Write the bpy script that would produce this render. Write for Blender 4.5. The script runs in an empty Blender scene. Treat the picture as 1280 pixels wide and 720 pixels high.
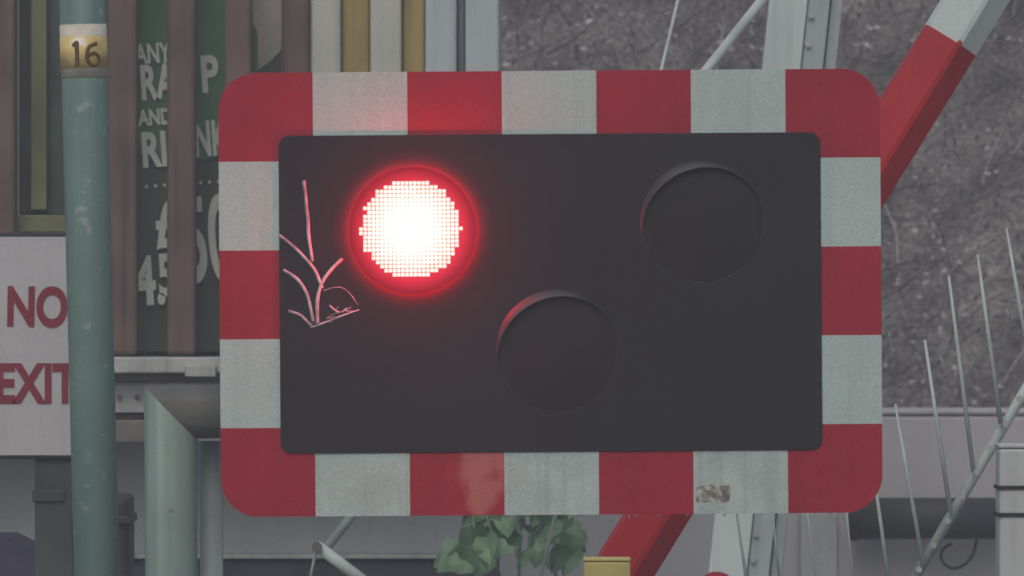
import bpy, math, random
from mathutils import Vector, Matrix
random.seed(7)
sc=bpy.context.scene
K=0.00133; D0=12.0; ZC=2.2
def S(y): return K*(D0+y)/D0
def W(u,v,y=0.0): return Vector(((u-640)*S(y), y, ZC-(v-360)*S(y)))

def mat(name,col,rough=.6,var=.12,scale=8,grain=.07,gscale=450,streak=0.0,bump=0.0,metal=0.0,chip=None,chipth=.68,chipscale=22,spec=.35):
    m=bpy.data.materials.new(name); m.use_nodes=True
    nt=m.node_tree; N=nt.nodes; L=nt.links
    b=N['Principled BSDF']; b.inputs['Roughness'].default_value=rough; b.inputs['Metallic'].default_value=metal
    b.inputs['Specular IOR Level'].default_value=spec
    tc=N.new('ShaderNodeTexCoord')
    def noise(sc_,det,lo,hi,a,bb,vec=None):
        n=N.new('ShaderNodeTexNoise'); n.inputs['Scale'].default_value=sc_; n.inputs['Detail'].default_value=det
        L.new(vec or tc.outputs['Object'],n.inputs['Vector'])
        r=N.new('ShaderNodeMapRange'); r.inputs['From Min'].default_value=lo; r.inputs['From Max'].default_value=hi
        r.inputs['To Min'].default_value=a; r.inputs['To Max'].default_value=bb
        L.new(n.outputs['Fac'],r.inputs['Value']); return r.outputs['Result']
    def mul(a,c):
        k=N.new('ShaderNodeMath'); k.operation='MULTIPLY'; L.new(a,k.inputs[0]); L.new(c,k.inputs[1]); return k.outputs[0]
    f=mul(noise(scale,2,.3,.7,1-var,1+var),noise(gscale,0,.25,.75,1-grain,1+grain))
    if streak:
        mp=N.new('ShaderNodeMapping'); mp.inputs['Scale'].default_value=(40,40,2.2); L.new(tc.outputs['Object'],mp.inputs['Vector'])
        f=mul(f,noise(1,2,.5,.75,1,1-streak,mp.outputs['Vector']))
    rgb=N.new('ShaderNodeRGB'); rgb.outputs[0].default_value=(*col,1)
    src=rgb.outputs[0]
    if chip:
        mx=N.new('ShaderNodeMix'); mx.data_type='RGBA'
        fac=noise(chipscale,5,chipth,chipth+.06,0,1)
        L.new(fac,mx.inputs[0]); L.new(src,mx.inputs[6]); mx.inputs[7].default_value=(*chip,1); src=mx.outputs[2]
    vm=N.new('ShaderNodeVectorMath'); vm.operation='SCALE'
    L.new(src,vm.inputs[0]); L.new(f,vm.inputs['Scale']); L.new(vm.outputs[0],b.inputs['Base Color'])
    if bump:
        bp=N.new('ShaderNodeBump'); bp.inputs['Strength'].default_value=bump; bp.inputs['Distance'].default_value=.004
        L.new(noise(scale*6,2,0,1,0,1),bp.inputs['Height']); L.new(bp.outputs[0],b.inputs['Normal'])
    return m

def empty(name,loc=(0,0,0),rot=(0,0,0)):
    e=bpy.data.objects.new(name,None); e.location=loc; e.rotation_euler=rot; e.empty_display_size=.1
    sc.collection.objects.link(e); return e
def link(o,parent,local=False):
    sc.collection.objects.link(o)
    if parent:
        o.parent=parent
        if not local: o.matrix_parent_inverse=Matrix.Translation(parent.location).inverted()
def mesh(name,verts,faces,m,parent=None,local=False,smooth=False,bevel=0,mi=None):
    me=bpy.data.meshes.new(name); me.from_pydata([tuple(v) for v in verts],[],faces); me.update()
    for x in (m if isinstance(m,(list,tuple)) else [m]): me.materials.append(x)
    if mi: me.polygons.foreach_set('material_index',mi)
    if smooth: me.polygons.foreach_set('use_smooth',[True]*len(faces))
    o=bpy.data.objects.new(name,me); link(o,parent,local)
    if bevel:
        b=o.modifiers.new('b','BEVEL'); b.width=bevel; b.segments=3; b.limit_method='ANGLE'
    return o
def box(name,a,b,m,parent=None,local=False,bevel=.003):
    x0,x1=sorted((a[0],b[0]));y0,y1=sorted((a[1],b[1]));z0,z1=sorted((a[2],b[2]))
    v=[(x0,y0,z0),(x1,y0,z0),(x1,y1,z0),(x0,y1,z0),(x0,y0,z1),(x1,y0,z1),(x1,y1,z1),(x0,y1,z1)]
    f=[(0,3,2,1),(4,5,6,7),(0,1,5,4),(1,2,6,5),(2,3,7,6),(3,0,4,7)]
    return mesh(name,v,f,m,parent,local,bevel=bevel)
def tube(name,p1,p2,r,m,parent=None,local=False,seg=28,r2=None):
    p1=Vector(p1);p2=Vector(p2);d=(p2-p1).normalized()
    a=d.orthogonal().normalized(); b=d.cross(a); r2=r if r2 is None else r2
    v=[];f=[]
    for p,rr in((p1,r),(p2,r2)):
        for i in range(seg):
            t=2*math.pi*i/seg; v.append(p+(a*math.cos(t)+b*math.sin(t))*rr)
    for i in range(seg):
        j=(i+1)%seg; f.append((i,j,seg+j,seg+i))
    f.append(tuple(range(seg))[::-1]); f.append(tuple(range(seg,2*seg)))
    o=mesh(name,v,f,m,parent,local)
    for p in o.data.polygons[:seg]: p.use_smooth=True
    return o
def curve(name,pts,r,m,parent=None,local=False):
    c=bpy.data.curves.new(name,'CURVE'); c.dimensions='3D'; c.bevel_depth=r; c.bevel_resolution=3; c.use_fill_caps=True
    s=c.splines.new('NURBS' if len(pts)>2 else 'POLY'); s.points.add(len(pts)-1)
    for i,p in enumerate(pts): s.points[i].co=(*p,1)
    if len(pts)>2: s.order_u=3; s.use_endpoint_u=True
    c.materials.append(m); o=bpy.data.objects.new(name,c); link(o,parent,local)
    return o
def text(name,body,size,loc,m,parent=None,local=False,off=.0,rotz=0,sx=1,align='CENTER'):
    c=bpy.data.curves.new(name,'FONT'); c.body=body; c.size=size; c.offset=off; c.extrude=.0004
    c.align_x=align; c.align_y='CENTER'; c.materials.append(m)
    o=bpy.data.objects.new(name,c); o.rotation_euler=(math.pi/2,0,0); o.rotation_euler[1]=rotz
    o.location=loc; o.scale=(sx,1,1); link(o,parent,local); return o

# ---------------------------------------------------------------- materials
M_red=mat('sign_red',(.35,.010,.030),.45,.10,6,.14,420,streak=.12)
M_white=mat('sign_white',(.45,.57,.55),.5,.05,5,.11,420,streak=.10)
M_redD=mat('sign_red_scuffed',(.36,.014,.030),.5,.10,6,.14,420,streak=.12,chip=(.46,.12,.11),chipth=.535,chipscale=6)
M_whiteD=mat('sign_white_dirty',(.44,.545,.525),.5,.10,14,.12,420,streak=.2)
M_face=mat('black_face',(.0135,.0125,.0175),.5,.28,2.5,.24,330,streak=.1,spec=.38)
M_alu=mat('aluminium',(.35,.36,.36),.5,.1,10,metal=.6)
M_visor=mat('visor_black',(.021,.025,.032),.5,.1,10,spec=.45)
M_lensR=mat('lens_dark_red',(.0130,.0105,.0145),.45,.25,14,.2,330,spec=.36)
M_lensA=mat('lens_dark_amber',(.0175,.0110,.0145),.45,.25,14,.2,330,spec=.36)
M_scr=mat('scratch_white',(.42,.43,.47),.8,.45,45)
M_polegreen=mat('pole_green_grey',(.150,.245,.222),.5,.10,7,.09,420,streak=.25,chip=(.27,.35,.33),chipth=.63,chipscale=50,bump=.15)
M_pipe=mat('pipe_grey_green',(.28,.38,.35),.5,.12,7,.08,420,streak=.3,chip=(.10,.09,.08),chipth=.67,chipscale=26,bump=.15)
M_pipeShade=mat('pipe_shade_grey',(.12,.125,.12),.6,.2,12,.1)  # shade on the horizontal run, put into a darker pipe colour
M_pale=mat('pale_pipe',(.40,.47,.47),.5,.08,6,.08,300,streak=.2)
M_label=mat('label_yellow',(.70,.54,.22),.6,.22,30,.08,chip=(.66,.64,.55),chipth=.56,chipscale=30)
M_labelw=mat('label_white',(.62,.60,.52),.6,.15,30,.08)
M_ink=mat('label_ink',(.14,.09,.03),.7,.3,60)
M_sgnw=mat('noexit_white',(.52,.53,.55),.5,.05,4,.05,300,streak=.08)
M_sgnr=mat('noexit_red',(.25,.03,.05),.5,.08,10)
M_dark=mat('dark_trim',(.035,.035,.038),.6)
M_dgreen=mat('dark_post',(.065,.085,.078),.6,.3,8)
M_brown=mat('timber_brown',(.150,.105,.095),.7,.22,7,.1,200,streak=.35,bump=.3)
M_cream=mat('cream_batten',(.52,.55,.49),.6,.08,6,.08,200,streak=.2)
M_yell=mat('ochre_batten',(.39,.31,.12),.6,.12,6,.08,200,streak=.25)
M_blue=mat('pale_blue_panel',(.46,.54,.57),.55,.06,5,.06,200,streak=.2)
M_bluD=mat('panel_gap',(.2,.22,.24),.6)
M_postd=mat('poster_dark_green',(.085,.105,.095),.5,.15,4,.08,200)
M_postg=mat('poster_green',(.085,.20,.125),.5,.15,4,.08,200)
M_postp=mat('poster_skin',(.46,.44,.41),.5,.3,5,.08,200)
M_ptxt=mat('poster_text',(.68,.75,.71),.6,.1,6)
M_olive=mat('olive_panel',(.17,.19,.10),.7,.4,6)
M_metal=mat('ledge_metal',(.44,.46,.455),.5,.15,10,.08,200,streak=.3)
M_metalD=mat('ledge_dark',(.14,.135,.125),.6,.3,14)
M_wall=mat('render_grey',(.50,.54,.55),.8,.08,2.5,.06,150,streak=.12,bump=.1)
M_wall2=mat('render_lilac_grey',(.52,.52,.54),.8,.07,1.8,.06,150,streak=.08,bump=.1)
M_plinth=mat('plinth_dark',(.06,.065,.08),.8,.2,5)
M_armred=mat('arm_red',(.46,.018,.028),.45,.10,6,.07,300,streak=.15)
M_armwhite=mat('arm_white',(.60,.69,.68),.4,.06,6,.06,300,streak=.15)
M_rod=mat('skirt_rod',(.46,.55,.52),.5,.15,12,.08,300)
M_rubber=mat('black_rubber',(.06,.062,.068),.6,.15,8)
M_yb=mat('bollard_yellow',(.72,.64,.24),.5,.1,12)
M_asph=mat('asphalt',(.05,.05,.052),.9,.2,3,.2,80,bump=.5)
M_pave=mat('pavement',(.20,.195,.19),.9,.15,2,.1,60,bump=.3)
M_bank=mat('bank_soil',(.17,.157,.157),1,.45,4,.5,60)
M_tw=[mat('twig_dark',(.07,.062,.062),.9,.3,5),mat('twig_grey',(.30,.29,.29),.9,.3,5),mat('twig_pale',(.62,.61,.61),.9,.3,5)]
M_lf=[mat('leaf_litter',(.19,.165,.16),.9,.4,5),mat('leaf_grey',(.44,.44,.44),.9,.3,5),mat('leaf_green',(.13,.155,.12),.8,.4,5)]
M_plant=mat('weed_leaf',(.14,.25,.15),.55,.35,18)

# ---------------------------------------------------------------- level crossing signal
C=W(688,366,0)
sig=empty('level_crossing_signal',C,(0,math.radians(-.4),0))
def B(dx,dy,y=0): return (dx*K,y,dy*K)
HW,HH=413.5,277.5; WX,WY=338.5,198.5
def rrect(hw,hh,r,n=10):
    pts=[]
    for cx,cy,a0 in((hw-r,hh-r,0),(-hw+r,hh-r,90),(-hw+r,-hh+r,180),(hw-r,-hh+r,270)):
        for i in range(n+1):
            a=math.radians(a0+90*i/n); pts.append((cx+r*math.cos(a),cy+r*math.sin(a)))
    return pts
def slab(name,pts,y0,y1,m,bevel=0):
    n=len(pts); v=[B(x,z,y0) for x,z in pts]+[B(x,z,y1) for x,z in pts]
    f=[tuple(range(n)),tuple(range(n,2*n))[::-1]]+[(i,i+n,(i+1)%n+n,(i+1)%n) for i in range(n)]
    return mesh(name,v,f,m,sig,True,bevel=bevel)
slab('backing_plate',rrect(HW,HH,48),0.0,.006,M_alu)
def sheet(name,pts,m,y=-.0012): 
    mesh(name,[B(x,z,y) for x,z in pts],[tuple(range(len(pts)))],m,sig,True)
cw=2*HW/7; ch=2*HH/5; R=48
inn=4
for side in(1,-1):
    for i in range(1,6):
        x0=-HW+cw*i; x1=x0+cw
        z0,z1=sorted((side*(WY-inn),side*HH))
        m=(M_white,M_red)[i%2==0]
        if side<0: m=M_redD if i==2 else (M_whiteD if i%2 else M_red)
        sheet('stripe_panel',[(x0,z0),(x1,z0),(x1,z1),(x0,z1)],m)
    for j in range(1,4):
        z0=-HH+ch*j; z1=z0+ch
        x0,x1=sorted((side*(WX-inn),side*HW))
        sheet('stripe_panel',[(x0,z0),(x1,z0),(x1,z1),(x0,z1)],(M_white,M_red)[j%2==0])
for sx in(1,-1):
    for sz in(1,-1):
        pts=[]
        for i in range(13):
            a=math.radians(90*i/12); pts.append((HW-R+R*math.cos(a),HH-R+R*math.sin(a)))
        pts+= [(HW-cw,HH),(HW-cw,WY-inn),(WX-inn,WY-inn),(WX-inn,HH-ch),(HW,HH-ch)]
        pts=[(x*sx,z*sz) for x,z in pts]
        if sx*sz<0: pts=pts[::-1]
        sheet('stripe_corner',pts,M_red)
slab('black_face_plate',rrect(WX,WY,14,6),-.0040,-.0018,M_face,bevel=.0005)
FY=-.0040
lab=mat('torn_label',(.20,.19,.165),.7,.5,60,.2,chip=(.40,.44,.42),chipth=.50,chipscale=50)
sheet('torn_label',[(180,-263),(222,-263),(224,-243),(200,-241),(181,-244)],lab,-.0018)
M_drip=mat('water_drop',(.5,.55,.55),.1,.05,5)
for i in range(26):
    x=random.uniform(-HW+60,HW-50); tube('water_drop',B(x,-HH-.5,.003),B(x,-HH-random.uniform(2,5),.003),.0022,M_drip,sig,True,seg=8,r2=.001)

def disc(name,cx,cz,r,y,m,n=64,dome=0):
    v=[B(cx,cz,y-dome)];f=[];rings=6
    for k in range(1,rings+1):
        rr=r*k/rings
        for i in range(n):
            a=2*math.pi*i/n; v.append(B(cx+rr*math.cos(a),cz+rr*math.sin(a),y-dome*(1-(k/rings)**2)))
    for i in range(n): f.append((0,1+i,1+(i+1)%n))
    for k in range(rings-1):
        for i in range(n):
            j=(i+1)%n; a=1+k*n; f.append((a+i,a+n+i,a+n+j,a+j))
    mesh(name,v,f,m,sig,True,smooth=True)
def visor(name,cx,cz,r,m,length=.013,dx=6,dz=-7):
    n=96; v=[];f=[]
    for k,(rr,t) in enumerate(((r,0),(r*.985,1),(r*.970,1),(r*.975,0))):
        for i in range(n):
            a=2*math.pi*i/n
            up=.5+.5*math.cos(a-math.radians(104)); l=max(0,up*1.8-.8)
            v.append(B(cx+rr*math.cos(a)+dx*t*l,cz+rr*math.sin(a)+dz*t*l,FY-.0006-length*l*t))
    for k in range(3):
        for i in range(n):
            j=(i+1)%n; f.append((k*n+i,k*n+j,(k+1)*n+j,(k+1)*n+i))
    mesh(name,v,f,m,sig,True,smooth=True)
lampL=(-171.5,79); lampR=(190,87); lampA=(8,-73)
for nm,(cx,cz),m in(('lens_red_unlit',lampR,M_lensR),('lens_amber_unlit',lampA,M_lensA)):
    disc(nm,cx+3,cz-4,70,FY-.0003,m,dome=.0018)
    visor('visor',cx,cz,77,M_visor)
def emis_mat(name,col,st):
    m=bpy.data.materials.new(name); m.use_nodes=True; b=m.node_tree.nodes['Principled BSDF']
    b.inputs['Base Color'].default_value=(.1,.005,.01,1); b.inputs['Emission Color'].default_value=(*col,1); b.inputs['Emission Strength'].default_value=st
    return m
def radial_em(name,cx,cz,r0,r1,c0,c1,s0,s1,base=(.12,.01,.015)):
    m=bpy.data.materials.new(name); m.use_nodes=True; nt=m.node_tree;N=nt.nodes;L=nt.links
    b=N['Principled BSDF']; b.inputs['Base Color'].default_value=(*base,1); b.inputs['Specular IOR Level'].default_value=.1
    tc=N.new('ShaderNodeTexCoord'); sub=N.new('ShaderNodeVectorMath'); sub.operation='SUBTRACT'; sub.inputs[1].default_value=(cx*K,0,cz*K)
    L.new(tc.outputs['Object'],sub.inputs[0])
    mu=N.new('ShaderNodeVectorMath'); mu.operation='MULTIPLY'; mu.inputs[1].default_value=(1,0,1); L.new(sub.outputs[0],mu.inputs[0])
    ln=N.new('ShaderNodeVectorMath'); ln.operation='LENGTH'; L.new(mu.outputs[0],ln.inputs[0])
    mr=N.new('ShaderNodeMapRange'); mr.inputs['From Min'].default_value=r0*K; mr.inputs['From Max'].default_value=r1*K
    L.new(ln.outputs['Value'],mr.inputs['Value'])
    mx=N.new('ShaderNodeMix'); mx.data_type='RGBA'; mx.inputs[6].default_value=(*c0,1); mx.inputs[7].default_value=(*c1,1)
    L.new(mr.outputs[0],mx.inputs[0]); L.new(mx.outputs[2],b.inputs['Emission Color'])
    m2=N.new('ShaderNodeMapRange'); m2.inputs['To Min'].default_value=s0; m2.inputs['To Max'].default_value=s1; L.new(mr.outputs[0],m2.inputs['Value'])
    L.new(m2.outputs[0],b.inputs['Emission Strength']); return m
cx,cz=lampL
M_glow=radial_em('lens_glow_falloff',cx,cz,62,79,(1,.03,.07),(.36,.003,.018),.85,.75,base=(.03,.003,.005))  # red glow around the LEDs, painted as emission that fades outward
disc('lens_glow_disc',cx,cz,79.5,FY-.0165,M_glow,dome=.0005)
# added emitter ring, unseen under the disc lip, casts the red halo on the plate
n=96; v=[];f=[]
for yy_,rr in((FY-.0003,76.5),(FY-.0162,79.0)):
    for i in range(n):
        a=2*math.pi*i/n; v.append(B(cx+rr*math.cos(a),cz+rr*math.sin(a),yy_))
for i in range(n):
    j=(i+1)%n; f.append((i,j,n+j,n+i))
mesh('halo_emitter',v,f,emis_mat('halo_emission',(1,.004,.022),38.0),sig,True,smooth=True)
M_back=radial_em('lit_lens',cx-2,cz+2,20,62,(1,.80,.62),(1,.34,.30),1.5,1.0)
M_led=radial_em('lit_led',cx-2,cz+2,25,62,(1,.97,.86),(1,.82,.70),2.6,1.5)
pitch=5.2; rad=64.5; v=[];f=[];bv=[];bf=[]
n=int(rad/pitch)+1
for i in range(-n,n+1):
    for j in range(-n,n+1):
        x=i*pitch;z=j*pitch
        if x*x+z*z>(rad-2.5+random.uniform(-1.5,1.5))**2: continue
        X=cx-2+x;Z=cz+2+z;h=pitch/2
        yb=FY-.0185; q=len(bv); bv+= [B(X-h,Z-h,yb),B(X+h,Z-h,yb),B(X+h,Z+h,yb),B(X-h,Z+h,yb)]; bf.append((q,q+1,q+2,q+3))
        q=len(v); g=h*random.uniform(.72,.88)
        v.append(B(X,Z,yb-.0026))
        for k in range(8):
            a=2*math.pi*k/8+.39; v.append(B(X+g*1.08*math.cos(a),Z+g*1.08*math.sin(a),yb-.0004))
        for k in range(8): f.append((q,q+1+k,q+1+(k+1)%8))
mesh('led_backing',bv,bf,M_back,sig,True)
mesh('led_array',v,f,M_led,sig,True)
lt=bpy.data.lights.new('lamp_glow','POINT'); lt.energy=2.4; lt.color=(1,.02,.07); lt.shadow_soft_size=.008
lo=bpy.data.objects.new('lamp_glow',lt); lo.location=B(cx,cz,-.06); link(lo,sig,True)
def scr(pts,w=2.2):
    # hand-scratched: break each stroke into slightly wandering passes
    for k in range(2 if w>3 else 1):
        j=.7
        curve('scratched_mark',[B(u-688+random.uniform(-j,j),366-vv+random.uniform(-j,j),FY-.0001) for u,vv in pts],w*K*.5*random.uniform(.55,.8),M_scr,sig,True)
scr([(381,224),(383,242),(384,255),(386,275),(386,290),(389,310),(391,325)],6.5)
scr([(350,292),(366,304),(384,322),(394,336),(399,348),(403,358)],6)
scr([(428,322),(414,334),(403,350),(398,364),(396,378),(397,402)],6)
scr([(355,335),(370,344),(378,354),(384,366),(388,382),(391,400)],6)
scr([(360,387),(372,390),(380,396),(388,405)],6)
scr([(388,407),(398,405),(412,399),(430,392),(449,386)],3.2)
scr([(404,362),(418,356),(430,358),(440,368),(447,380)],1.5)
scr([(412,380),(418,386),(424,389)],3.5)
for _ in range(16):
    x=random.uniform(385,440); y=random.uniform(394,407)-(x-385)*.28
    scr([(x,y),(x+random.uniform(4,12),y-random.uniform(0,4))],1.3)
y=.13; s=S(y)
x0=W(179,0,y).x; x1=W(245,0,y).x; zt=W(0,478,y).z; zb=W(0,545,y).z
xr=W(700,0,y).x
def mitre(name,m1,m2):
    r=(x1-x0)/2; n=32
    xc=(x0+x1)/2; zc=(zt+zb)/2; rz=(zt-zb)/2
    v=[];f=[]
    for i in range(n):
        a=2*math.pi*i/n; v.append((xc+r*math.cos(a),y+r*math.sin(a),0))
    for i in range(n):
        a=2*math.pi*i/n; v.append((xc+r*math.cos(a),y+r*math.sin(a),zc-rz*math.cos(a)))
    for i in range(n):
        a=2*math.pi*i/n; v.append((xr,y+r*math.sin(a),zc-rz*math.cos(a)))
    mi=[]
    for k in range(2):
        for i in range(n):
            j=(i+1)%n; f.append((k*n+i,k*n+j,(k+1)*n+j,(k+1)*n+i)); mi.append(k)
    f.append(tuple(range(2*n,3*n))); mi.append(1)
    v=[Vector(p)-C for p in v]
    o=mesh(name,v,f,[m1,m2],sig,True,mi=mi)
    for p in o.data.polygons: p.use_smooth=True
    if hasattr(o.data,'set_sharp_from_angle'): o.data.set_sharp_from_angle(angle=math.radians(38))
mitre('support_pipe',M_pipe,M_pipeShade)
box('mounting_bracket',B(-60,60,.006),B(60,-180,.09),M_alu,sig,True)
tube('secondary_pipe',Vector(W(262,548,.2))-C,Vector((W(262,0,.2).x,.2,0))-C,15*K,M_pale,sig,True)
tube('base_flange',Vector(((x0+x1)/2,y,0))-C,Vector(((x0+x1)/2,y,.02))-C,.11,M_pipe,sig,True)

# ---------------------------------------------------------------- green-grey post with number label
y=.25
pt=W(103,0,y); pb=W(121,720,y); d=(pb-pt)
def at(z): return pt+d*((z-pt.z)/d.z)
post=empty('signal_post',(at(0).x,y,0))
tube('shaft',at(0),at(4.2),28.5*S(y),M_polegreen,post,seg=40)
tube('base_plate',at(0),at(.03),.11,M_polegreen,post)
tube('cap',at(4.2),at(4.22),30*S(y),M_polegreen,post)
def band(v0,v1,r,m,nm):
    tube(nm,at(W(0,v0,y).z),at(W(0,v1,y).z),r*S(y),m,post,seg=40)
band(31,97,29.3,M_labelw,'label_sleeve'); band(46,86,29.7,M_label,'label_band')
def stroke(pts,w=5.5):
    out=[]
    for u,v in pts:
        p=at(W(0,v,y).z); dx=(u-104.5)*S(y); r=29.7*S(y)
        out.append((p.x+dx,y-math.sqrt(max(0,r*r-dx*dx))+.0012,p.z))
    curve('number_stroke',out,w*S(y)/2,M_ink,post)
stroke([(93,58),(98,54),(98,54),(98,83)]); stroke([(98,54),(98,84)],6)
stroke([(122,55),(113,57),(110,67),(110,76),(115,83),(122,81),(125,75),(122,68),(116,67),(111,71)])

# ---------------------------------------------------------------- NO EXIT sign
y=1.1; s=S(y)
ne=empty('no_exit_sign',(W(60,0,y).x,y,0))
a=W(-40,291,y); b=W(130,574,y)
box('panel',(a.x,y,a.z),(b.x,y+.006,b.z),M_dark,ne)
box('panel_face',(a.x+.004,y-.0015,a.z-5*s),(b.x-.004,y-.0002,b.z+5*s),M_sgnw,ne,bevel=0)
def cap(px): return px*s/0.70
text('text_no','NO',cap(47),tuple(W(46,386,y-.003)),M_sgnr,ne,off=.0034,sx=.72,rotz=math.radians(1))
text('text_exit','EXIT',cap(47),tuple(W(45,482,y-.003)),M_sgnr,ne,off=.0034,sx=.74)
for u in(67,):
    box('sign_post',(W(u-24,0,y).x,y+.01,0),(W(u+24,0,y).x,y+.05,W(0,290,y).z),M_dgreen,ne)
box('sign_clip',(W(40,0,y).x,y+.005,W(0,612,y).z),(W(80,0,y).x,y+.055,W(0,628,y).z),M_dgreen,ne)

y=2.0
wb=empty('wheelie_bin',(W(10,0,y).x,y+.3,0))
M_bin=mat('bin_navy',(.05,.042,.075),.6,.15,6)
xa=W(-170,0,y).x; xb=W(85,0,y).x; zt=W(0,712,y).z
v=[(xa+.06,y+.06,.1),(xb-.06,y+.06,.1),(xb-.06,y+.55,.1),(xa+.06,y+.55,.1),(xa,y,zt-.03),(xb,y,zt-.03),(xb,y+.6,zt-.03),(xa,y+.6,zt-.03)]
fb=[(0,3,2,1),(4,5,6,7),(0,1,5,4),(1,2,6,5),(2,3,7,6),(3,0,4,7)]
mesh('body',v,fb,M_bin,wb,bevel=.02)
zl=W(0,684,y).z; xm=(xa+xb)/2
v=[(xa-.02,y-.02,zt-.028),(xb+.02,y-.02,zt-.028),(xb+.02,y+.62,zt-.028),(xa-.02,y+.62,zt-.028),(xa+.03,y+.1,zl),(xm+.06,y+.1,zl),(xm+.06,y+.6,zl+.01),(xa+.03,y+.6,zl+.01)]
mesh('lid',v,fb,M_bin,wb,bevel=.02)
for x in(xa+.08,xb-.08): tube('wheel',(x-.03,y+.55,.1),(x+.03,y+.55,.1),.1,M_rubber,wb)
y=.7
cb=empty('lineside_cabinet',(W(145,0,y).x,y,0))
a=W(128,620,y); b=W(161,0,y)
box('case',(a.x,y,.05),(b.x,y+.2,a.z),M_rubber,cb,bevel=.012)
box('foot',(a.x-.01,y-.01,0),(b.x+.01,y+.21,.05),M_metalD,cb)
box('lid',(a.x-.004,y-.006,a.z-.05),(b.x+.004,y+.206,a.z-.035),M_rubber,cb)

# ---------------------------------------------------------------- kiosk building
y=5.0; s=S(y)
kb=empty('kiosk_building',(W(100,0,y).x,y,0))
X=lambda u:W(u,0,y).x
Z=lambda v:W(0,v,y).z
box('body_walls',(X(-700),y+.30,0),(X(624),y+3.2,3.9),M_wall,kb,bevel=.01)
box('roof',(X(-730),y+.1,3.9),(X(650),y+3.4,4.05),M_metalD,kb)
box('lower_cladding',(X(-700),y+.24,0),(X(624),y+.298,Z(703)),M_plinth,kb)
box('drip_rail',(X(-700),y+.22,Z(703)),(X(624),y+.298,Z(697)),M_metal,kb)
pb_=y+.12
box('poster_board',(X(90),pb_,Z(440)),(X(352),pb_+.02,Z(-300)),M_postd,kb,bevel=0)
def pdisc(name,u,v,r,yy,m,n=72,clip=None):
    c=W(u,v,y); vs=[]
    for i in range(n):
        a=2*math.pi*i/n; xx=c.x+r*s*math.cos(a)
        if clip: xx=min(max(xx,X(clip[0])),X(clip[1]))
        vs.append((xx,yy,c.z+r*s*math.sin(a)))
    mesh(name,vs,[tuple(range(n))],m,kb)
pdisc('poster_photo',262,-10,112,pb_-.003,M_postp,clip=(90,351.5))
pdisc('poster_circle',222,92,112,pb_-.006,M_postg,clip=(92,320))
ty=pb_-.010
def pt_(b_,u,v,hpx,sx=1,off=.001,rz=-4):
    text('poster_text',b_,hpx*s/.70,(X(u),ty,Z(v)),M_ptxt,kb,off=off,sx=sx,rotz=math.radians(rz))
pt_('ANY',188,66,24,.62,.002)
pt_('RA',194,103,42,.58,.004); pt_('P',259,93,44,.7,.004)
pt_('AND',191,146,19,.70,.002)
pt_('RI',190,188,42,.66,.004); pt_('NK',260,174,42,.47,.004)
pt_('. . . . . . . . .',225,222,20,.8,.001)
pt_('£',205,283,58,.7,.004)
pt_('4.',184,354,58,.66,.005)
pt_('5',205,346,50,.6,.004)
pt_('50',258,304,104,.43,.006)
for u0,u1 in((-20,20),(134,172),(209,245),(281,315),(352,387),(-92,-56),(-165,-128)):
    box('batten_brown',(X(u0),y-.02,Z(444)),(X(u1),y+.05,3.7),M_brown,kb,bevel=.012)
for u0,u1,m,yy in((387.5,426,M_cream,0),(426.5,462,M_yell,.03),(462.5,502,M_cream,0),(502.5,531,M_yell,.03),(531.5,571,M_blue,0),(571.5,581,M_bluD,.03),(581.5,624,M_blue,0)):
    box('cladding_board',(X(u0),y+yy,Z(444)),(X(u1),y+.19,3.7),m,kb,bevel=.008)
box('side_panel',(X(20.5),y+.1,Z(268)),(X(90),y+.18,3.7),M_dgreen,kb)
box('side_panel_strip',(X(36),y+.07,Z(262)),(X(56),y+.098,3.7),M_olive,kb)
box('side_panel_rail',(X(20.5),y+.05,Z(290)),(X(90),y+.18,Z(268.5)),M_olive,kb)
box('side_infill',(X(-200),y+.1,Z(444)),(X(89),y+.18,Z(291)),M_postd,kb)
box('ledge_top',(X(-700),y-.10,Z(466)),(X(624),y+.235,Z(446)),M_metal,kb,bevel=.005)
box('ledge_lip',(X(-700),y-.06,Z(476)),(X(624),y+.235,Z(466.5)),M_metalD,kb)
box('ledge_channel',(X(-700),y-.03,Z(516)),(X(624),y+.235,Z(476.5)),M_metal,kb,bevel=.004)
box('ledge_groove',(X(-700),y-.02,Z(524)),(X(624),y+.235,Z(516.5)),M_dark,kb)
box('ledge_bottom',(X(-700),y-.04,Z(553)),(X(624),y+.235,Z(524.5)),mat('ledge_brown',(.22,.21,.19),.6,.3,12),kb,bevel=.004)
for u in(235,330): box('ledge_bracket',(X(u),y-.16,Z(470)),(X(u+38),y-.101,Z(456)),M_metal,kb)
for u in range(150,620,22): tube('ledge_bolt',(X(u),y-.031,Z(496)),(X(u),y-.04,Z(496)),.006,M_metalD,kb,seg=10)

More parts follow.
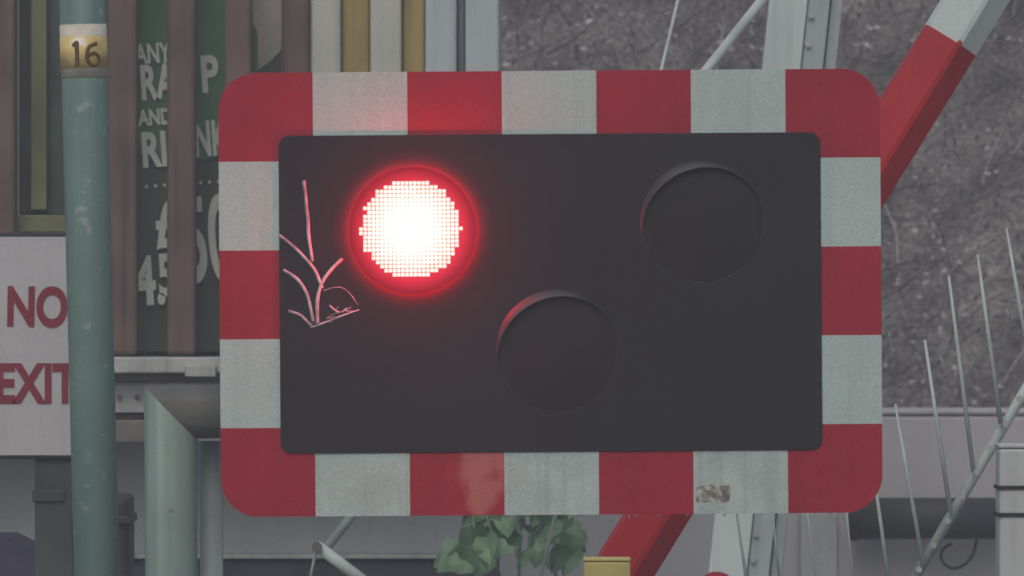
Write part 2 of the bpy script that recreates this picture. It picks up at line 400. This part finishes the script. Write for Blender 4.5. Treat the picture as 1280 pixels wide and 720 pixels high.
# ---------------------------------------------------------------- boundary wall (right)
y=8; s=S(y)
bw=empty('boundary_wall',(W(1000,0,y).x,y,0))
box('wall_body',(W(560,0,y).x,y,0),(9,y+.22,W(0,520,y).z),M_wall2,bw,bevel=.01)
box('coping',(W(558,0,y).x,y-.004,W(0,519,y).z),(9.02,y+.24,W(0,511,y).z),M_wall2,bw,bevel=.012)
box('pilaster',(W(1000,0,y).x,y-.03,0),(W(1046,0,y).x,y-.001,W(0,641,y).z),M_wall,bw)
rb=empty('rubber_buffer',(W(1157,0,y).x,y-.1,W(0,648,y).z))
p1=W(1067,648,y-.12);p2=W(1262,648,y-.12)
tube('roll',p1,p2,26*S(y-.12),M_rubber,rb)
for q in(p1,p2): tube('end_collar',q-Vector((.012,0,0)),q+Vector((.012,0,0)),28*S(y-.12),M_dark,rb)
for u in(1085,1240): box('wall_bracket',(W(u,0,y).x,y-.13,W(0,660,y).z),(W(u+14,0,y).x,y-.002,W(0,640,y).z),M_metalD,rb)
cb2=empty('hanging_cable',tuple(W(1195,690,y-.05)))
curve('cable_loop',[W(u,v,y-.08) for u,v in((1222,660),(1220,690),(1205,708),(1188,712),(1175,700),(1178,684),(1190,680))],.004,M_dark,cb2)

# ---------------------------------------------------------------- barrier arms
def arm(name,P1,P2,yy,wpx,bands):
    a=W(*P1,yy);b=W(*P2,yy);L=(b-a).length;d=(b-a)/L
    n=Vector((0,1,0)).cross(d).normalized()
    if n.x<0:n=-n
    w=wpx*S(yy)
    prof=[(-.5*w,.0),(-.5*w+.006,-.022),(.10*w,-.026),(.18*w,-.024),(.5*w,.012),(.5*w,.04),(-.5*w,.04)]
    e=empty(name,(b.x,yy,0)); t=0
    for ln,c in bands:
        t1=t+ln
        v=[];k=len(prof)
        for tt in(t,t1):
            for q,o in prof: v.append(a+d*tt+n*q+Vector((0,o,0)))
        f=[(j,(j+1)%k,(j+1)%k+k,j+k) for j in range(k)]+[tuple(range(k))[::-1],tuple(range(k,2*k))]
        mesh('arm_band',v,f,c,e); t=t1
    return e,a,d,n,L
yy=1.5; q=S(yy)
T=(1189,50); dirx,diry=-.5255,.8508
P1=(T[0]-dirx*460,T[1]-diry*460); P2=(T[0]+dirx*1330,T[1]+diry*1330)
bands=[(170*q,M_armred),(290*q,M_armwhite)]
for i in range(5): bands.append((290*q,(M_armred,M_armwhite)[i%2]))
ba,a,d,n,L=arm('barrier_arm',P1,P2,yy,74,bands)
for t in(5,40,300,560):
    p=W(T[0]+dirx*t+12,T[1]+diry*t,yy)+Vector((0,-.020,0)); tube('bolt',p,p+Vector((0,-.008,0)),.005,M_armred,ba,seg=10)
pv=W(*P2,yy)
box('machine_case',(pv.x-.35,yy+.08,.05),(pv.x+.25,yy+.6,1.15),M_metal,ba,bevel=.02)
box('machine_base',(pv.x-.4,yy+.03,0),(pv.x+.3,yy+.65,.05),M_wall,ba)
tube('pivot',(pv.x,yy-.03,pv.z+.02),(pv.x,yy+.1,pv.z+.02),.07,M_metalD,ba)
ys=1.62
def rail(P,Q,wpx,m,par,ya,nm='skirt_rail'): return tube(nm,W(*P,ya),W(*Q,ya),wpx*S(ya)/2,m,par,seg=14)
rail((1340,388),(1135,736),13,M_rod,ba,ys)
for (P,Q,w) in(((1258,285),(1292,482),6),((1222,318),(1251,530),6.5),((1186,345),(1217,590),6.5),((1156,425),(1188,640),6.5),((1119,505),(1154,706),6),((1088,560),(1112,735),6),((1050,560),(1070,760),3.5),
    ((915,600),(938,760),5),((960,590),(976,740),4),((1004,600),(1024,760),3)):
    tube('skirt_rod',W(*P,ys-.02),W(*Q,ys-.02),w*S(ys)/2*.55,M_rod,ba,seg=10,r2=w*S(ys)/2)
for t in range(0,9):
    u=1275-t*18; v=388+(1340-u)*1.6976
    p=W(u,v,ys-.05); tube('rail_bolt',p,p+Vector((0,.02,0)),.0055,M_metal,ba,seg=10)

yy=4.0; q=S(yy)
b2=empty('barrier_arm',(W(800,0,yy).x,yy,0))
def prism(P1,P2,wa,wb_,yA,m,nm):
    a=W(*P1,yA);b=W(*P2,yA)
    v=[]
    for p in(a,b):
        v+= [p+Vector((wa*S(yA),0,0)),p+Vector((wb_*S(yA),0,0)),p+Vector((wb_*S(yA),.07,0)),p+Vector((wa*S(yA),.07,0))]
    mesh(nm,v,[(0,1,5,4),(1,2,6,5),(2,3,7,6),(3,0,4,7),(3,2,1,0),(4,5,6,7)],m,b2,bevel=.004)
def ax(v): return 1008-(v)*.1063
for i,(v0,v1) in enumerate(((-900,-500),(-500,-220),(-220,150),(150,370),(370,590),(590,960),(960,1180))):
    m=(M_armred,M_armwhite)[i%2==0]; m=M_armwhite if i in(2,5) else m
    prism((ax(v0),v0),(ax(v1),v1),-46,2,yy,m,'arm_band')
    mg=M_pale if m is M_armwhite else m
    prism((ax(v0),v0),(ax(v1),v1),2.5,30,yy+.01,mg,'arm_side')
    prism((ax(v0),v0),(ax(v1),v1),31,46,yy+.03,mg,'arm_flange')
for v in(20,56,668,700): 
    p=W(ax(v)+8,v,yy+.008); tube('bolt',p,p+Vector((0,-.008,0)),.006,M_metal,b2,seg=10)
rail((980,-35),(404,690),12,M_rod,b2,3.9,'stay_rod')
rail((396,682),(470,738),15,M_rod,b2,3.88,'skirt_rail')
p=W(396,684,3.86); tube('end_clamp',p,p+Vector((0,.05,0)),11*q*.6,M_metalD,b2,seg=16)
rail((396,684),(386,730),3.5,M_metal,b2,3.9,'skirt_rod')
rail((876,-120),(664,770),4.2,M_rod,b2,3.95,'stay_cable')
p=W(ax(1180),1180,yy)
box('machine_case',(p.x-.3,yy-.1,.05),(p.x+.3,yy+.5,1.0),M_metal,b2,bevel=.02)
box('machine_base',(p.x-.35,yy-.15,0),(p.x+.35,yy+.55,.05),M_wall,b2)

y=1.0
yb=empty('yellow_post',(W(759,0,y).x,y,0))
a=W(730,698,y);b=W(788,698,y)
box('shaft',(a.x,y,0),(b.x,y+.084,a.z-.006),M_yb,yb,bevel=.004)
box('cap',(a.x-.001,y-.001,a.z-.0055),(b.x+.001,y+.085,a.z),M_yb,yb,bevel=.002)
y=.9
rbp=empty('red_marker_post',(W(896,0,y).x,y,0))
c=W(896,734,y)
M_rc=mat('marker_red',(.45,.012,.02),.2,.1,8)
tube('shaft',(c.x,y,0),(c.x,y,c.z),.02,M_pale,rbp)
vs=[];fs=[]
for i in range(9):
    ph=math.pi/2*i/8
    for j in range(24):
        t=2*math.pi*j/24; vs.append((c.x+.033*math.cos(ph)*math.cos(t),y+.033*math.cos(ph)*math.sin(t),c.z+.028*math.sin(ph)))
for i in range(8):
    for j in range(24):
        k=(j+1)%24; fs.append((i*24+j,i*24+k,(i+1)*24+k,(i+1)*24+j))
mesh('dome_cap',vs,fs,M_rc,rbp,smooth=True)
y=.8
wp=empty('white_post',(W(1285,0,y).x,y,0))
a=W(1249,555,y);b=W(1322,555,y)
M_wp=mat('white_post_paint',(.58,.62,.62),.5,.06,6,streak=.15)
box('shaft',(a.x,y,0),(b.x,y+.1,a.z-.008),M_wp,wp,bevel=.006)
box('cap',(a.x-.001,y-.001,a.z-.0075),(b.x+.001,y+.101,a.z),M_wp,wp,bevel=.003)
for v in(609,643): box('strap',(a.x-.003,y-.003,W(0,v+3,y).z),(b.x+.003,y+.103,W(0,v-2,y).z),M_dark,wp,bevel=.001)

# ---------------------------------------------------------------- climbing weed
y=4.85
pl=empty('climbing_weed',(W(645,0,y).x,y,0))
lv=[];lf=[]
def leaf(c,size,rx,rz,tw):
    prof=[(0,0),(.32,-.12),(.5,.15),(.42,.5),(.2,.82),(0,1.05),(-.2,.82),(-.42,.5),(-.5,.15),(-.32,-.12)]
    Mx=Matrix.Rotation(rz,3,'Y')@Matrix.Rotation(rx,3,'X')@Matrix.Rotation(tw,3,'Z')
    b=len(lv)
    lv.append(c+Mx@Vector((0,.10*size,-.45*size)))
    for px_,pz in prof: lv.append(c+Mx@Vector((px_*size,-.12*size*abs(px_)*2,-pz*size)))
    k=len(prof)
    for i in range(k): lf.append((b,b+1+i,b+1+(i+1)%k))
for i in range(60):
    u=random.uniform(600,728); v=random.uniform(615,694)
    if random.random()<.3: u=random.uniform(560,610); v=random.uniform(648,705)
    if 610<u<630 and v>640: continue
    leaf(W(u,v,y+random.uniform(-.15,.1)),random.uniform(.035,.075),random.uniform(-.8,.5),random.uniform(-1.1,1.1),random.uniform(-.7,.7))
mesh('leaves',lv,lf,M_plant,pl)
for u in(600,655,700):
    pts=[W(u+random.uniform(-20,20)*(k>0),1300-k*115,y+.03) for k in range(7)]
    curve('stem',pts,.004,M_plant,pl)
for i in range(12):
    u=random.uniform(575,715);v=random.uniform(640,690)
    curve('stem',[W(u,v,y),W(u+random.uniform(-15,15),v+18,y-.02),W(u+random.uniform(-25,25),v+40,y)],.0025,M_plant,pl)

# ---------------------------------------------------------------- embankment and brush
def bh(x,y):
    t=min(max((y-12.5)/6,0),1)
    return 7.5*(t*t*(3-2*t))*.5+7.5*t*.5+.18*math.sin(x*1.7+y)+.12*math.sin(x*3.9-y*2.1)
vs=[];fs=[];nx,ny=90,50
for j in range(ny):
    for i in range(nx):
        x=-25+50*i/(nx-1); y=11.8+30*(j/(ny-1))**1.6
        vs.append((x,y,(bh(x,y)-.1+random.uniform(-.05,.05)) if y>12 else -.05))
for j in range(ny-1):
    for i in range(nx-1):
        k=j*nx+i; fs.append((k,k+1,k+nx+1,k+nx))
mesh('embankment',vs,fs,M_bank,smooth=True)
vs=[];fs=[];mi=[]
def twig(p,d,L,r,m):
    b=len(vs); k=3; dd=d.copy(); cur=p.copy()
    for s_ in range(k+1):
        rr=r*(1-.75*s_/k); a=dd.orthogonal().normalized(); c=dd.cross(a).normalized()
        for q_ in range(3):
            t=2.094*q_; vs.append(cur+(a*math.cos(t)+c*math.sin(t))*rr)
        cur=cur+dd*(L/k); dd=(dd+Vector((random.uniform(-.3,.3),random.uniform(-.3,.3),random.uniform(-.35,.15)))).normalized()
    for s_ in range(k):
        for q_ in range(3):
            n_=(q_+1)%3; fs.append((b+s_*3+q_,b+s_*3+n_,b+s_*3+3+n_,b+s_*3+3+q_)); mi.append(m)
XA,XB,YA,YB=-1.2,3.6,12.6,16.2
for i in range(7500):
    x=random.uniform(XA,XB) ; y=random.uniform(YA,YB)
    z=bh(x,y)
    d=Vector((random.gauss(.3,.6),random.gauss(-.2,.3),random.gauss(.6,.4))).normalized()
    m=random.choices((0,1,2),(4,4,1.8))[0]
    twig(Vector((x,y,z+random.uniform(-.1,.2))),d,random.uniform(.08,.5),random.choice((.0015,.002,.003,.004)),m)
for i in range(24000):
    x=random.uniform(XA,XB); y=random.uniform(YA,YB); z=bh(x,y)
    c=Vector((x,y-random.uniform(0,.3),z+random.uniform(-.05,.3))); s_=random.uniform(.004,.018)
    a=Vector((random.gauss(0,1),random.gauss(0,1),random.gauss(0,1))).normalized(); b_=a.orthogonal().normalized()
    k=len(vs); vs+= [c+a*s_,c+b_*s_*.6,c-a*s_,c-b_*s_*.6]; fs.append((k,k+1,k+2,k+3))
    g=math.sin(x*1.9+z*1.3)+math.sin(z*3.1-x)
    mi.append(3+random.choices((0,1,2),(3,2.0+(g<-.3)*1.5,3.5 if g>.3 else .8))[0])
mesh('brushwood',vs,fs,M_tw+M_lf,mi=mi)

# ---------------------------------------------------------------- ground
mesh('ground',[(-400,-400,0),(400,-400,0),(400,400,0),(-400,400,0)],[(0,1,2,3)],M_asph)
pv_=empty('pavement',(0,3,0))
box('slab',(-12,-.9,.002),(12,11.7,.10),M_pave,pv_,bevel=.01)
box('kerb',(-12,-1.05,.002),(12,-.902,.125),M_wall,pv_,bevel=.015)
M_line=mat('road_paint',(.75,.75,.72),.7,.1,8)
for i in range(-4,5): mesh('road_marking',[(i*3-.9,-4.5,.004),(i*3+.9,-4.5,.004),(i*3+.9,-4.4,.004),(i*3-.9,-4.4,.004)],[(0,1,2,3)],M_line)

# ---------------------------------------------------------------- drizzle / mist filling the place
mm=bpy.data.materials.new('mist'); mm.use_nodes=True; nt=mm.node_tree
nt.nodes.remove(nt.nodes['Principled BSDF'])
vs_=nt.nodes.new('ShaderNodeVolumeScatter'); vs_.inputs['Density'].default_value=.0145; vs_.inputs['Color'].default_value=(.95,.98,1,1); vs_.inputs['Anisotropy'].default_value=.3
nt.links.new(vs_.outputs[0],nt.nodes['Material Output'].inputs['Volume'])
box('mist',(-26,-16,.2),(26,30,12),mm,None,bevel=0)

# ---------------------------------------------------------------- light, world, camera
w=bpy.data.worlds.new('World'); sc.world=w; w.use_nodes=True; nt=w.node_tree
sky=nt.nodes.new('ShaderNodeTexSky'); sky.sky_type='NISHITA'; sky.sun_disc=False
el,az=math.radians(48),math.radians(195)
sky.sun_elevation=el; sky.sun_rotation=az; sky.dust_density=4; sky.air_density=1.2
nt.links.new(sky.outputs[0],nt.nodes['Background'].inputs[0]); nt.nodes['Background'].inputs[1].default_value=.098
sl=bpy.data.lights.new('sun','SUN'); sl.energy=.7; sl.angle=math.radians(50); sl.color=(1,.97,.94)
so=bpy.data.objects.new('sun',sl); sc.collection.objects.link(so)
dirv=Vector((math.sin(az)*math.cos(el),math.cos(az)*math.cos(el),math.sin(el)))
so.rotation_euler=dirv.to_track_quat('Z','Y').to_euler(); so.location=(0,-5,8)
cam=bpy.data.cameras.new('camera'); co=bpy.data.objects.new('camera',cam); sc.collection.objects.link(co)
co.location=(0,-D0,ZC); co.rotation_euler=(math.pi/2,0,0)
cam.sensor_width=36; cam.lens=36*D0/(1280*K); cam.clip_end=1500
cam.dof.use_dof=True; cam.dof.focus_distance=13.2; cam.dof.aperture_fstop=18
sc.camera=co
sc.view_settings.view_transform='Standard'; sc.view_settings.look='None'; sc.view_settings.exposure=0
